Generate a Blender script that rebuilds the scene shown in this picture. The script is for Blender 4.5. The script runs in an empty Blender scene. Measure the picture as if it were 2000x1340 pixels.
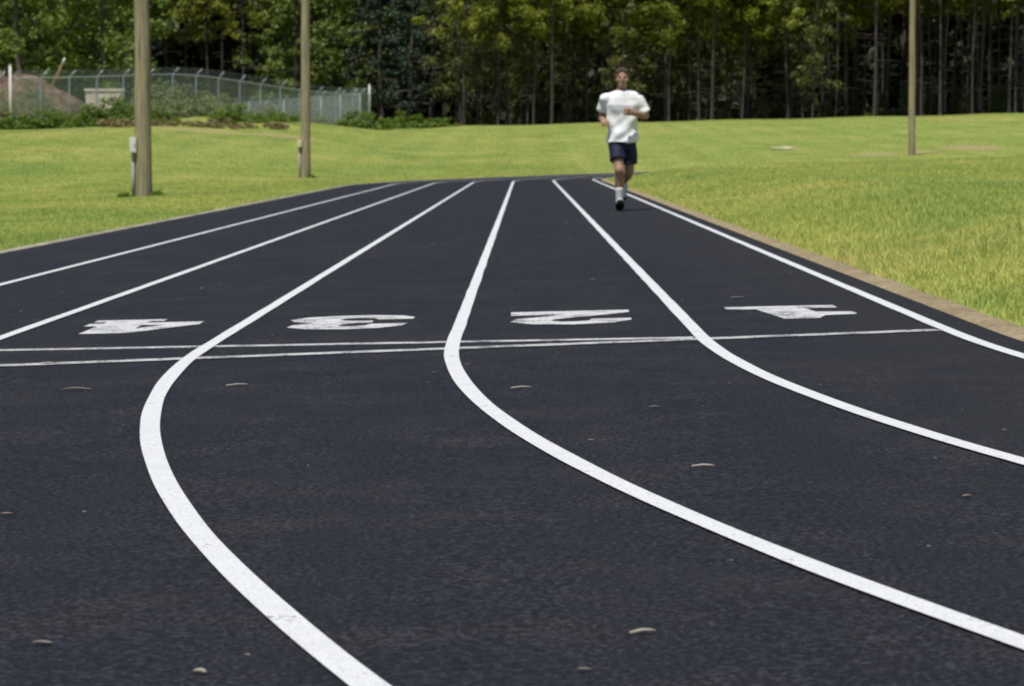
import bpy, bmesh, math, random
import numpy as np
from mathutils import Vector, Matrix, noise

R_ = math.radians
random.seed(7)
rng = np.random.default_rng(11)
sc = bpy.context.scene
COL = sc.collection

# ------------------------------------------------------------------ camera
CAM_H = 0.72
cam_d = bpy.data.cameras.new('camera')
cam_d.sensor_fit = 'HORIZONTAL'; cam_d.sensor_width = 36.0
cam_d.lens = 94.86
cam_d.clip_start = 0.1; cam_d.clip_end = 6000
cam_d.dof.use_dof = True
cam_d.dof.focus_distance = 6.8
cam_d.dof.aperture_fstop = 13.0
cam = bpy.data.objects.new('camera', cam_d); COL.objects.link(cam)
cam.location = (0, 0, CAM_H)
cam.rotation_euler = (R_(90) - math.atan(375.4 / 5270), 0, math.atan(24.8 / 5270))
sc.camera = cam

# ------------------------------------------------------------------ sky, sun, exposure
SUN_EL, SUN_AZ = 65.0, 203.0          # azimuth clockwise from +Y: behind the camera, a little to its left
world = bpy.data.worlds.new('World'); sc.world = world; world.use_nodes = True
wn = world.node_tree; wn.nodes.clear()
sky = wn.nodes.new('ShaderNodeTexSky'); sky.sky_type = 'NISHITA'; sky.sun_disc = False
sky.sun_elevation = R_(SUN_EL); sky.sun_rotation = R_(SUN_AZ)
sky.air_density = 1.0; sky.dust_density = 0.6; sky.ozone_density = 1.0
bg = wn.nodes.new('ShaderNodeBackground'); bg.inputs['Strength'].default_value = 0.075
wo = wn.nodes.new('ShaderNodeOutputWorld')
wn.links.new(sky.outputs[0], bg.inputs[0]); wn.links.new(bg.outputs[0], wo.inputs[0])
sun_d = bpy.data.lights.new('sun', 'SUN'); sun_d.energy = 4.3; sun_d.angle = R_(0.53); sun_d.color = (1.0, 0.955, 0.88)
sun = bpy.data.objects.new('sun', sun_d); COL.objects.link(sun)
az, el = R_(SUN_AZ), R_(SUN_EL)
sdir = Vector((math.sin(az) * math.cos(el), math.cos(az) * math.cos(el), math.sin(el)))
sun.rotation_euler = sdir.to_track_quat('Z', 'Y').to_euler()
sun.location = sdir * 60
vs = sc.view_settings
vs.view_transform = 'Standard'; vs.look = 'None'; vs.exposure = 0.0; vs.gamma = 1.0; vs.use_curve_mapping = False
sc.render.engine = 'CYCLES'
sc.cycles.max_bounces = 8; sc.cycles.diffuse_bounces = 3; sc.cycles.transmission_bounces = 4; sc.cycles.transparent_max_bounces = 8
sc.cycles.filter_width = 1.9

# ------------------------------------------------------------------ helpers
def tag(o, label=None, cat=None, group=None, kind=None):
    if label: o['label'] = label
    if cat: o['category'] = cat
    if group: o['group'] = group
    if kind: o['kind'] = kind
    return o

def link(name, data, parent=None):
    o = bpy.data.objects.new(name, data); COL.objects.link(o)
    if parent is not None: o.parent = parent
    return o

def empty(name, loc, rz=0.0):
    o = bpy.data.objects.new(name, None); COL.objects.link(o)
    o.location = loc; o.rotation_euler = (0, 0, rz); o.empty_display_size = 0.2
    return o

def mesh_np(name, verts, faces, mat=None, smooth=False):
    """faces: (n,k) int array or list of such arrays"""
    me = bpy.data.meshes.new(name)
    if isinstance(faces, np.ndarray): faces = [faces]
    verts = np.asarray(verts, dtype=np.float32)
    loops = np.concatenate([f.ravel() for f in faces]).astype(np.int32)
    sizes = np.concatenate([np.full(len(f), f.shape[1]) for f in faces]).astype(np.int32)
    starts = np.concatenate([[0], np.cumsum(sizes)[:-1]]).astype(np.int32)
    me.vertices.add(len(verts)); me.vertices.foreach_set('co', verts.ravel())
    me.loops.add(len(loops)); me.loops.foreach_set('vertex_index', loops)
    me.polygons.add(len(sizes)); me.polygons.foreach_set('loop_start', starts); me.polygons.foreach_set('loop_total', sizes)
    if smooth: me.polygons.foreach_set('use_smooth', np.ones(len(sizes), dtype=bool))
    me.update(); me.validate()
    if mat: me.materials.append(mat)
    return me

def mesh_bm(name, bm, mat=None, smooth=False):
    me = bpy.data.meshes.new(name); bm.normal_update(); bm.to_mesh(me); bm.free()
    if mat: me.materials.append(mat)
    if smooth: me.polygons.foreach_set('use_smooth', np.ones(len(me.polygons), dtype=bool))
    return me

def bm_tube(bm, pts, rads, n=8, cap=True):
    """tapered tube through pts"""
    pts = [Vector(p) for p in pts]; rings = []
    for i, p in enumerate(pts):
        d = (pts[min(i + 1, len(pts) - 1)] - pts[max(i - 1, 0)]).normalized()
        u = d.orthogonal() if i == 0 else (u - d * u.dot(d))
        if i == 0:
            u = Vector((1, 0, 0)) - d * d.x
            if u.length < 0.1: u = Vector((0, 1, 0)) - d * d.y
        u.normalize(); v = d.cross(u)
        rings.append([bm.verts.new(p + (u * math.cos(2 * math.pi * k / n) + v * math.sin(2 * math.pi * k / n)) * rads[i]) for k in range(n)])
    for a, b in zip(rings, rings[1:]):
        for k in range(n): bm.faces.new((a[k], a[(k + 1) % n], b[(k + 1) % n], b[k]))
    if cap:
        bm.faces.new(rings[0][::-1]); bm.faces.new(rings[-1])

def bm_box(bm, c, size, rot=None, bevel=0.0):
    m = Matrix.Translation(c) @ (rot.to_4x4() if rot else Matrix()) @ Matrix.Diagonal((*size, 1))
    r = bmesh.ops.create_cube(bm, size=1.0, matrix=m)
    if bevel:
        es = list({e for v in r['verts'] for e in v.link_edges})
        bmesh.ops.bevel(bm, geom=es, offset=bevel, segments=2, affect='EDGES', profile=0.7)

# ------------------------------------------------------------------ material helpers
class NT:
    def __init__(s, name):
        s.m = bpy.data.materials.new(name); s.m.use_nodes = True; s.t = s.m.node_tree; s.t.nodes.clear()
        s.out = s.n('ShaderNodeOutputMaterial')
    def n(s, ty, ins=None, **props):
        nd = s.t.nodes.new(ty)
        for k, v in props.items(): setattr(nd, k, v)
        for k, v in (ins or {}).items():
            if isinstance(v, bpy.types.NodeSocket): s.t.links.new(v, nd.inputs[k])
            else: nd.inputs[k].default_value = v
        return nd
    def coord(s, kind='Object'): return s.n('ShaderNodeTexCoord').outputs[kind]
    def pos(s): return s.n('ShaderNodeNewGeometry').outputs['Position']
    def mapping(s, vec, scale): return s.n('ShaderNodeMapping', {'Vector': vec, 'Scale': scale}).outputs[0]
    def noise(s, vec, scale, detail=4, rough=0.55, out='Fac'):
        return s.n('ShaderNodeTexNoise', {'Vector': vec, 'Scale': scale, 'Detail': detail, 'Roughness': rough}).outputs[out]
    def ramp(s, fac, stops, interp='LINEAR'):
        nd = s.n('ShaderNodeValToRGB', {'Fac': fac}); nd.color_ramp.interpolation = interp
        el = nd.color_ramp.elements
        while len(el) < len(stops): el.new(0.5)
        for e, (p, c) in zip(el, stops):
            e.position = p; e.color = (*c, 1) if len(c) == 3 else c
        return nd.outputs[0]
    def mix(s, fac, a, b, blend='MIX'):
        nd = s.n('ShaderNodeMix', data_type='RGBA', blend_type=blend)
        for i, v in ((0, fac), (6, a), (7, b)):
            if isinstance(v, bpy.types.NodeSocket): s.t.links.new(v, nd.inputs[i])
            else: nd.inputs[i].default_value = v if i == 0 else ((*v, 1) if len(v) == 3 else v)
        return nd.outputs[2]
    def math(s, op, a, b=0.0, clamp=False):
        nd = s.n('ShaderNodeMath', operation=op, use_clamp=clamp)
        for i, v in ((0, a), (1, b)):
            if isinstance(v, bpy.types.NodeSocket): s.t.links.new(v, nd.inputs[i])
            else: nd.inputs[i].default_value = v
        return nd.outputs[0]
    def bump(s, h, strength=0.5, dist=0.01):
        return s.n('ShaderNodeBump', {'Height': h, 'Strength': strength, 'Distance': dist}).outputs[0]
    def principled(s, col, rough=0.8, normal=None, spec=0.5, metal=0.0):
        nd = s.n('ShaderNodeBsdfPrincipled', {'Roughness': rough, 'Specular IOR Level': spec, 'Metallic': metal})
        if isinstance(col, bpy.types.NodeSocket): s.t.links.new(col, nd.inputs['Base Color'])
        else: nd.inputs['Base Color'].default_value = (*col, 1)
        if normal is not None: s.t.links.new(normal, nd.inputs['Normal'])
        s.t.links.new(nd.outputs[0], s.out.inputs[0]); return nd
    def surf(s, sock): s.t.links.new(sock, s.out.inputs[0])

def mat_simple(name, col, rough=0.7, var=0.25, scale=6.0, spec=0.4, bump=0.0, metal=0.0):
    t = NT(name); v = t.coord()
    f = t.noise(v, scale, 5)
    c = t.ramp(f, [(0.25, tuple(x * (1 - var) for x in col)), (0.75, tuple(min(1, x * (1 + var)) for x in col))])
    nm = t.bump(t.noise(v, scale * 4, 3), bump, 0.02) if bump else None
    t.principled(c, rough, nm, spec, metal); return t.m

def mat_asphalt():
    t = NT('black_track_surface'); p = t.pos()
    big = t.noise(p, 0.35, 4); mid = t.noise(p, 2.4, 5, 0.65); fine = t.noise(p, 85, 4, 0.8)
    strk = t.noise(t.mapping(p, (5.0, 0.7, 5.0)), 1.6, 5, 0.62)
    c = t.ramp(big, [(0.3, (0.0066, 0.0074, 0.0120)), (0.55, (0.0085, 0.0088, 0.0128)), (0.75, (0.0130, 0.0112, 0.0132))])
    c = t.mix(t.ramp(mid, [(0.46, (0, 0, 0)), (0.72, (0.75,) * 3)]), c, (0.0215, 0.0175, 0.0190))
    c = t.mix(t.ramp(strk, [(0.4, (0, 0, 0)), (0.75, (0.45,) * 3)]), c, (0.007, 0.0075, 0.011))
    g = t.ramp(fine, [(0.36, (0.12,) * 3), (0.5, (0.8,) * 3), (0.62, (4.2,) * 3)])
    c = t.mix(1.0, c, g, 'MULTIPLY')
    vor = t.n('ShaderNodeTexVoronoi', {'Vector': p, 'Scale': 42.0})
    grit = t.math('MULTIPLY', t.ramp(vor.outputs['Distance'], [(0.06, (1,) * 3), (0.13, (0,) * 3)]),
                  t.ramp(t.n('ShaderNodeSeparateColor', {'Color': vor.outputs['Color']}).outputs[0], [(0.9, (0,) * 3), (0.93, (1,) * 3)]))
    c = t.mix(t.math('MULTIPLY', grit, 0.45), c, (0.11, 0.105, 0.10))
    st = t.noise(t.mapping(p, (1.0, 0.6, 1.0)), 1.1, 6, 0.75)
    c = t.mix(t.ramp(st, [(0.53, (0,) * 3), (0.66, (0.6,) * 3)]), c, (0.026, 0.0235, 0.0245))
    sx = t.n('ShaderNodeSeparateXYZ', {'Vector': p}).outputs[0]
    c = t.mix(t.ramp(t.math('ADD', t.math('MULTIPLY', sx, 0.25), t.math('MULTIPLY', t.noise(p, 1.3, 5, 0.7), 0.5)), [(0.42, (0,) * 3), (0.62, (0.45,) * 3)]), c, (0.022, 0.0205, 0.0185))
    nm = t.bump(t.math('ADD', t.math('MULTIPLY', fine, 0.7), t.math('MULTIPLY', mid, 0.6)), 0.7, 0.006)
    t.principled(c, 0.78, nm, 0.3); return t.m

def mat_paint(name, wear, col=(0.80, 0.81, 0.80)):
    t = NT(name); p = t.pos()
    fine = t.noise(p, 95, 4, 0.7); mid = t.noise(p, 7, 5, 0.65)
    f = t.math('ADD', t.math('MULTIPLY', fine, 0.55), t.math('MULTIPLY', mid, 0.45))
    m = t.ramp(f, [(wear - 0.05, (1,) * 3), (wear + 0.05, (0,) * 3)])
    c = t.mix(t.ramp(mid, [(0.35, (0,) * 3), (0.75, (1,) * 3)]), col, tuple(x * 0.86 for x in col))
    sp = t.noise(p, 160, 3, 0.8)
    c = t.mix(1.0, c, t.ramp(sp, [(0.32, (0.62,) * 3), (0.5, (1.0,) * 3)]), 'MULTIPLY')
    c = t.mix(m, c, (0.05, 0.05, 0.054))
    nm = t.bump(fine, 0.5, 0.004)
    t.principled(c, 0.62, nm, 0.35); return t.m

def grass_colour(t, p):
    big = t.noise(p, 0.09, 4, 0.6); mid = t.noise(p, 0.75, 5, 0.65); fine = t.noise(p, 14, 4, 0.7)
    c = t.ramp(big, [(0.32, (0.255, 0.315, 0.070)), (0.50, (0.335, 0.370, 0.090)), (0.70, (0.410, 0.400, 0.120))])
    c = t.mix(t.ramp(mid, [(0.42, (0,) * 3), (0.66, (0.75,) * 3)]), c, (0.205, 0.290, 0.064))
    c = t.mix(t.ramp(t.noise(p, 1.7, 4), [(0.58, (0,) * 3), (0.75, (0.6,) * 3)]), c, (0.42, 0.385, 0.17))
    pt = t.noise(t.mapping(p, (0.30, 0.11, 0.3)), 1.0, 5, 0.65)
    c = t.mix(t.ramp(pt, [(0.50, (0,) * 3), (0.66, (0.62,) * 3)]), c, (0.185, 0.280, 0.064))
    return c, fine

def blob(t, p, x, y, rx, ry, soft=0.5):
    """soil patch mask: ellipse around (x, y) broken up by noise"""
    sep = t.n('ShaderNodeSeparateXYZ', {'Vector': p})
    dx = t.math('DIVIDE', t.math('SUBTRACT', sep.outputs[0], x), rx)
    dy = t.math('DIVIDE', t.math('SUBTRACT', sep.outputs[1], y), ry)
    d = t.math('SQRT', t.math('ADD', t.math('MULTIPLY', dx, dx), t.math('MULTIPLY', dy, dy)))
    d = t.math('ADD', d, t.math('MULTIPLY', t.math('SUBTRACT', t.noise(p, 1.4, 4), 0.5), 1.6))
    return t.ramp(d, [(1 - soft, (1,) * 3), (1.0, (0,) * 3)])

SOIL = [(17.9, 108.0, 1.5, 4.0), (13.0, 100.5, 1.2, 2.2), (15.2, 103, 0.9, 2.0), (11.0, 112, 0.7, 2.0), (-14.5, 118, 3.2, 2.2), (-19, 117.5, 2.6, 1.6), (-10.5, 121.0, 2.0, 2.5)]
def mat_ground(soil=()):
    t = NT('mown_grass_ground'); p = t.pos()
    c, fine = grass_colour(t, p)
    # mowing swathes run across the bank
    wv = t.n('ShaderNodeTexWave', {'Vector': t.mapping(p, (0.75, 0.35, 0)), 'Scale': 0.22, 'Distortion': 2.5, 'Detail': 2.0, 'Detail Scale': 1.2}).outputs['Fac']
    c = t.mix(t.math('MULTIPLY', wv, 0.40), c, (0.20, 0.265, 0.058))
    c = t.mix(1.0, c, t.ramp(fine, [(0.3, (0.72,) * 3), (0.7, (1.2,) * 3)]), 'MULTIPLY')
    for x, y, rx, ry in soil:
        c = t.mix(t.math('MULTIPLY', blob(t, p, x, y, rx, ry), 0.8), c, (0.37, 0.275, 0.15))
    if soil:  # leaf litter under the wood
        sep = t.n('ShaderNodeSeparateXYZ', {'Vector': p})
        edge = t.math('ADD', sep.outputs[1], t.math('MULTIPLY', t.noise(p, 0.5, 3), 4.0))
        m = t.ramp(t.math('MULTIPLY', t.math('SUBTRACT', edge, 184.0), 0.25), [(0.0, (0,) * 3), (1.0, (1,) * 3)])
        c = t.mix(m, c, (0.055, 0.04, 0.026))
    nm = t.bump(t.math('ADD', fine, t.math('MULTIPLY', t.noise(p, 3.0, 4), 1.5)), 0.6, 0.05)
    t.principled(c, 0.9, nm, 0.15); return t.m

def mat_leaf(name, dark, light, trans=0.35, scale=0.5, rough=0.6):
    t = NT(name); p = t.pos()
    rnd = t.n('ShaderNodeNewGeometry').outputs['Random Per Island']
    f = t.math('ADD', t.math('MULTIPLY', t.noise(p, scale, 4), 0.75), t.math('MULTIPLY', rnd, 0.4))
    c = t.ramp(f, [(0.3, dark), (0.8, light)])
    d = t.n('ShaderNodeBsdfDiffuse', {'Color': c})
    tr = t.n('ShaderNodeBsdfTranslucent', {'Color': t.mix(1.0, c, (1.25, 1.25, 0.55), 'MULTIPLY')})
    mx = t.n('ShaderNodeMixShader', {0: trans}); t.t.links.new(d.outputs[0], mx.inputs[1]); t.t.links.new(tr.outputs[0], mx.inputs[2])
    gl = t.n('ShaderNodeBsdfGlossy', {'Color': (1, 1, 1, 1), 'Roughness': rough})
    m2 = t.n('ShaderNodeMixShader', {0: 0.025}); t.t.links.new(mx.outputs[0], m2.inputs[1]); t.t.links.new(gl.outputs[0], m2.inputs[2])
    t.surf(m2.outputs[0]); return t.m

def mat_grassblade():
    t = NT('grass_blade'); p = t.pos()
    c, _ = grass_colour(t, p)
    rnd = t.n('ShaderNodeNewGeometry').outputs['Random Per Island']
    c = t.mix(1.0, c, t.ramp(rnd, [(0.0, (1.35, 1.28, 1.65)), (0.6, (1.85, 1.68, 2.25)), (0.85, (2.1, 1.9, 2.5)), (1.0, (2.5, 2.0, 3.2))]), 'MULTIPLY')
    d = t.n('ShaderNodeBsdfDiffuse', {'Color': c})
    tr = t.n('ShaderNodeBsdfTranslucent', {'Color': t.mix(1.0, c, (1.1, 1.15, 0.85), 'MULTIPLY')})
    mx = t.n('ShaderNodeMixShader', {0: 0.48}); t.t.links.new(d.outputs[0], mx.inputs[1]); t.t.links.new(tr.outputs[0], mx.inputs[2])
    t.surf(mx.outputs[0]); return t.m

def mat_polewood():
    t = NT('weathered_pole_wood'); v = t.coord()
    g = t.noise(t.mapping(v, (22, 22, 0.5)), 1.5, 6, 0.65); k = t.noise(t.mapping(v, (40, 40, 0.8)), 1.0, 3, 0.5)
    b = t.noise(t.mapping(v, (5, 5, 1.3)), 1.0, 6, 0.7)
    c = t.ramp(g, [(0.25, (0.12, 0.095, 0.06)), (0.5, (0.32, 0.27, 0.175)), (0.75, (0.50, 0.44, 0.31))])
    c = t.mix(t.ramp(b, [(0.4, (0,) * 3), (0.7, (0.6,) * 3)]), c, (0.175, 0.145, 0.10))
    c = t.mix(t.ramp(k, [(0.3, (0.85,) * 3), (0.4, (0,) * 3)]), c, (0.055, 0.042, 0.03))
    t.principled(c, 0.85, t.bump(g, 0.6, 0.02), 0.2); return t.m

def mat_bark(name, a, b):
    t = NT(name); v = t.coord()
    g = t.noise(t.mapping(v, (9, 9, 1.6)), 1.4, 5, 0.65)
    t.principled(t.ramp(g, [(0.3, a), (0.7, b)]), 0.9, t.bump(g, 0.8, 0.04), 0.1); return t.m

def mat_sand():
    t = NT('sandy_border_soil'); p = t.pos()
    a = t.noise(p, 3.0, 6, 0.7); b = t.noise(p, 40, 4, 0.75); g = t.noise(p, 8.0, 5, 0.7)
    c = t.ramp(a, [(0.3, (0.31, 0.235, 0.14)), (0.55, (0.43, 0.345, 0.215)), (0.75, (0.50, 0.42, 0.28))])
    c = t.mix(1.0, c, t.ramp(b, [(0.3, (0.6,) * 3), (0.65, (1.25,) * 3)]), 'MULTIPLY')
    c = t.mix(t.ramp(g, [(0.58, (0,) * 3), (0.66, (0.7,) * 3)]), c, (0.24, 0.25, 0.08))
    t.principled(c, 0.95, t.bump(t.math('ADD', a, b), 0.9, 0.03), 0.1); return t.m

M = dict(
    asphalt=mat_asphalt(), line=mat_paint('white_lane_paint', 0.385, (0.77, 0.78, 0.79)), number=mat_paint('white_number_paint', 0.46, (0.76, 0.76, 0.76)),
    cross=mat_paint('worn_white_paint', 0.475, (0.66, 0.66, 0.66)),
    ground=mat_ground(SOIL), infield=mat_ground(), blade=mat_grassblade(),
    sand=mat_sand(),
    concrete=mat_simple('edge_concrete', (0.30, 0.28, 0.215), 0.9, 0.5, 2.5, 0.2, 0.3),
    pole=mat_polewood(), boxm=mat_simple('painted_box', (0.62, 0.62, 0.58), 0.5, 0.12, 12, 0.4),
    boxtan=mat_simple('yellowed_box', (0.60, 0.55, 0.34), 0.5, 0.12, 12, 0.4),
    conduit=mat_simple('grey_conduit', (0.36, 0.35, 0.32), 0.5, 0.15, 8, 0.4),
    galv=mat_simple('galvanised_steel', (0.50, 0.55, 0.58), 0.55, 0.14, 3, 0.5, 0, 0.25),
    galvpale=mat_simple('pale_steel_post', (0.60, 0.60, 0.57), 0.55, 0.1, 3, 0.4),
    wire=mat_simple('chain_link_wire', (0.42, 0.47, 0.50), 0.55, 0.1, 3, 0.5, 0, 0.2),
    clay=mat_simple('red_clay', (0.17, 0.115, 0.085), 0.95, 0.75, 2.6, 0.1, 1.0),
    cream=mat_simple('cream_concrete', (0.74, 0.66, 0.52), 0.9, 0.25, 1.8, 0.2, 0.4),
    orange=mat_simple('rusty_orange_wood', (0.25, 0.155, 0.07), 0.8, 0.35, 4, 0.2),
    bark=mat_bark('grey_brown_bark', (0.07, 0.058, 0.045), (0.155, 0.135, 0.11)),
    pinebark=mat_bark('pine_bark', (0.045, 0.038, 0.033), (0.115, 0.10, 0.088)),
    leaf_oak=mat_leaf('broad_leaf_green', (0.06, 0.10, 0.015), (0.19, 0.25, 0.04)),
    leaf_dark=mat_leaf('blue_green_needles', (0.016, 0.034, 0.018), (0.042, 0.070, 0.034), 0.2),
    leaf_pine=mat_leaf('yellow_green_needles', (0.10, 0.135, 0.014), (0.31, 0.33, 0.038), 0.42),
    leaf_under=mat_leaf('understory_leaf', (0.065, 0.08, 0.022), (0.19, 0.205, 0.05), 0.4),
    leaf_shrub=mat_leaf('shrub_leaf', (0.085, 0.15, 0.018), (0.17, 0.25, 0.034)),
    leaf_sage=mat_leaf('grey_green_leaf', (0.15, 0.19, 0.095), (0.27, 0.31, 0.18)),
    leaf_dead=mat_leaf('dead_brown_leaf', (0.17, 0.125, 0.06), (0.34, 0.28, 0.14), 0.25),
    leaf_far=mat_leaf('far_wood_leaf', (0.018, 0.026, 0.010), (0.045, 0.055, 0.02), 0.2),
)

# ------------------------------------------------------------------ terrain and track geometry
SL = 0.0228                           # the field falls gently to the left
TX, RD, YN, YF = 20.598, 20.861, 9.942, 61.5    # turn centre x, radius of the third lane line, near and far turn centres
W = 0.914
R_IN, R_OUT = 18.855, 24.68

def sstep(a, b, x):
    t = np.clip((x - a) / (b - a), 0, 1); return t * t * (3 - 2 * t)
def ring_r(x, y):
    dy = np.where(y < YN, y - YN, np.where(y > YF, y - YF, 0.0)); return np.hypot(x - TX, dy)
def terrain(x, y):
    x = np.asarray(x, float); y = np.asarray(y, float)
    pl = SL * np.clip(x, -70, 70); r = ring_r(x, y)
    lft = 2.30 * (0.55 * sstep(56, 128, y) + 0.45 * np.clip((y - 60) / 66, 0, 1)) + 0.62 * np.exp(-((y - 147) / 13) ** 2)
    rgt = 2.50 * (0.35 * sstep(86, 186, y) + 0.65 * np.clip((y - 88) / 97, 0, 1))
    b = sstep(-17, -3, x)
    rise = (lft * (1 - b) + rgt * b) * sstep(R_OUT + 0.1, R_OUT + 7, r)
    rise = rise + 0.035 * np.sin(x * 0.7 + 1.3) * np.sin(y * 0.23) * sstep(R_OUT + 1, R_OUT + 6, r)
    crown = 0.20 * sstep(-0.2, 2.0, (R_IN - 0.13) - r)
    return pl + np.where(r > R_OUT, rise, 0) + np.where(r < R_IN - 0.13, crown, 0)
def tz(x, y): return float(terrain(x, y))

def stadium(r, ns=80, na=150):
    ys = np.linspace(YN, YF, ns, endpoint=False); a = np.linspace(0, math.pi, na, endpoint=False)
    p = [np.stack([np.full(ns, TX - r), ys], 1),
         np.stack([TX - r * np.cos(a), YF + r * np.sin(a)], 1),
         np.stack([np.full(ns, TX + r), ys[::-1] + (ys[1] - ys[0])], 1),
         np.stack([TX + r * np.cos(a), YN - r * np.sin(a)], 1)]
    return np.concatenate(p)

def ring_mesh(name, radii, zf, mat, smooth=True, ns=80, na=150, jit=0.0, jf=1.7):
    rows = []
    for i, r in enumerate(radii):
        q = stadium(r, ns, na)
        if jit:
            j = np.array([noise.noise(Vector((x * jf, y * jf, i * 7.7))) for x, y in q]) * jit
            d = q - np.stack([np.full(len(q), TX), np.clip(q[:, 1], YN, YF)], 1); d /= np.linalg.norm(d, axis=1)[:, None]
            q = q + d * j[:, None]
        rows.append(np.column_stack([q, zf(q[:, 0], q[:, 1], i)]))
    n = len(rows[0]); v = np.concatenate(rows); k = np.arange(n); kn = (k + 1) % n
    f = np.concatenate([np.stack([i * n + k, i * n + kn, (i + 1) * n + kn, (i + 1) * n + k], 1) for i in range(len(radii) - 1)])
    if radii[0] < radii[-1]: f = f[:, ::-1]
    return mesh_np(name, v, f[:, ::-1], mat, smooth)

# outer ground: one sheet from the kerb strip to the horizon
rad = list(R_OUT + np.array([0.09, 0.2, 0.5, 1.0, 1.6, 2.4, 3.4, 4.6, 6])) + list(R_OUT + np.arange(8, 140, 2.0)) + list(R_OUT + 140 * 1.22 ** np.arange(0, 17))
ground = link('ground', ring_mesh('ground', rad, lambda x, y, i: terrain(x, y) - (0.012 if i == 0 else 0), M['ground']))
tag(ground, 'mown grass field and bank around the running track', kind='structure')
rin = [R_IN - 0.12, R_IN - 0.25, R_IN - 0.5] + list(np.linspace(R_IN - 1, 0.5, 34)) + [0.02]
infield = link('infield', ring_mesh('infield', rin, lambda x, y, i: terrain(x, y) + (0.008 if i == 0 else 0.0), M['infield']))
tag(infield, 'grass infield on the right of the track', kind='structure')
track = link('running_track', ring_mesh('running_track', [R_OUT, R_OUT - 0.02] + list(np.linspace(R_OUT - 0.5, R_IN + 0.3, 12)) + [R_IN + 0.02, R_IN],
             lambda x, y, i: SL * x + (0.0 if i in (0, 15) else 0.02), M['asphalt'], ns=120, na=300))
tag(track, 'black running track with white lane lines', kind='structure')
bord = link('sandy_border', ring_mesh('sandy_border', [R_IN + 0.012, R_IN - 0.03, R_IN - 0.09, R_IN - 0.15], lambda x, y, i: SL * x + (0.014, 0.026, 0.03, 0.005)[i], M['sand'], ns=360, na=420, jit=0.03, jf=3.0))
tag(bord, 'sandy soil border along the inner edge of the track', kind='structure')
kerb = link('edge_strip', ring_mesh('edge_strip', [R_OUT + 0.10, R_OUT + 0.085, R_OUT + 0.03, R_OUT - 0.004], lambda x, y, i: SL * x + (0.0, 0.024, 0.022, 0.012)[i], M['concrete'], ns=260, na=320, jit=0.008))
tag(kerb, 'thin pale concrete strip along the outer edge of the track', kind='structure')

for k in range(6):                                    # lane lines, lane 1 on the right
    r = RD - (k - 3) * W
    me = ring_mesh('lane_line', [r + 0.0255, r - 0.0255], lambda x, y, i: SL * x + 0.0246, M['line'], False, ns=420, na=620, jit=0.003)
    link('lane_line', me, track)

def ground_strip(name, p0, p1, wd, mat, dz, n=90):
    p0, p1 = np.array(p0), np.array(p1); t = np.linspace(0, 1, n)[:, None]; c = p0 + (p1 - p0) * t
    d = (p1 - p0) / np.linalg.norm(p1 - p0); nn = np.array([-d[1], d[0]])
    j = np.array([noise.noise(Vector((i * 0.9, 3.3, wd * 50))) for i in range(n)])[:, None] * 0.006
    a = c + nn * (wd / 2 + j); b = c - nn * (wd / 2 - j)
    v = np.concatenate([a, b]); v = np.column_stack([v, SL * v[:, 0] + dz]); i = np.arange(n - 1)
    return mesh_np(name, v, np.stack([n + i, n + i + 1, i + 1, i], 1), mat)
link('cross_line', ground_strip('cross_line', (-3.95, 8.80), (1.53, 9.99), 0.10, M['cross'], 0.0235), track)
link('cross_line', ground_strip('cross_line', (-3.95, 10.16), (0.62, 9.90), 0.09, M['cross'], 0.0218), track)

DIG = {
 1: [[(.06, 0), (1, 0), (1, .22), (.76, .22), (.64, 1), (.36, 1), (.27, .80), (0, .76), (0, .56), (.30, .52), (.33, .22), (.06, .22)]],
 2: [[(.05, .62), (.05, .74), (.2, .93), (.5, 1), (.8, .93), (.97, .74), (.93, .55), (.75, .42), (.55, .27), (.97, .27), (.97, 0), (.03, 0), (.03, .16), (.2, .32), (.5, .5), (.64, .62), (.66, .72), (.58, .8), (.48, .8), (.38, .76), (.35, .62)]],
 3: [[(.05, .66), (.08, .82), (.25, .96), (.5, 1), (.78, .95), (.95, .8), (.93, .64), (.78, .52), (.95, .4), (1, .25), (.88, .08), (.6, 0), (.35, 0), (.12, .08), (.02, .22), (.03, .34), (.3, .34), (.34, .24), (.45, .19), (.55, .2), (.6, .29), (.56, .38), (.45, .42), (.33, .42), (.33, .58), (.45, .58), (.54, .63), (.58, .72), (.53, .79), (.45, .8), (.36, .76), (.33, .66)]],
 4: [[(.38, 0), (1, 0), (1, .14), (.88, .14), (.88, .25), (1, .25), (1, .45), (.88, .45), (.88, 1), (.48, 1), (0, .45), (0, .25), (.5, .25), (.5, .14), (.38, .14)], [(.29, .45), (.5, .45), (.5, .68)]],
}
def digit_mesh(n, cx, y0, y1, wd):
    bm = bmesh.new(); es = []
    for loop in DIG[n]:
        vs_ = []
        for u, v in loop:
            x = cx + (0.5 - u) * wd; y = y1 - v * (y1 - y0)
            vs_.append(bm.verts.new((x, y, SL * x + 0.0228)))
        es += [bm.edges.new((vs_[i], vs_[(i + 1) % len(vs_)])) for i in range(len(vs_))]
    bmesh.ops.triangle_fill(bm, use_beauty=True, edges=es, normal=(0, 0, 1))
    bmesh.ops.recalc_face_normals(bm, faces=bm.faces)
    for f in bm.faces:
        if f.normal.z < 0: f.normal_flip()
    return mesh_bm('lane_number', bm, M['number'])
for n, cx, y0, y1, wd in ((1, 1.115, 10.84, 11.70, .50), (2, .195, 10.78, 11.68, .54), (3, -.727, 10.80, 11.70, .54), (4, -1.617, 10.87, 11.75, .49)):
    o = link('lane_number', digit_mesh(n, cx, y0, y1, wd), track)
    o['label'] = 'white painted number %d, upside down to the camera' % n

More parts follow.
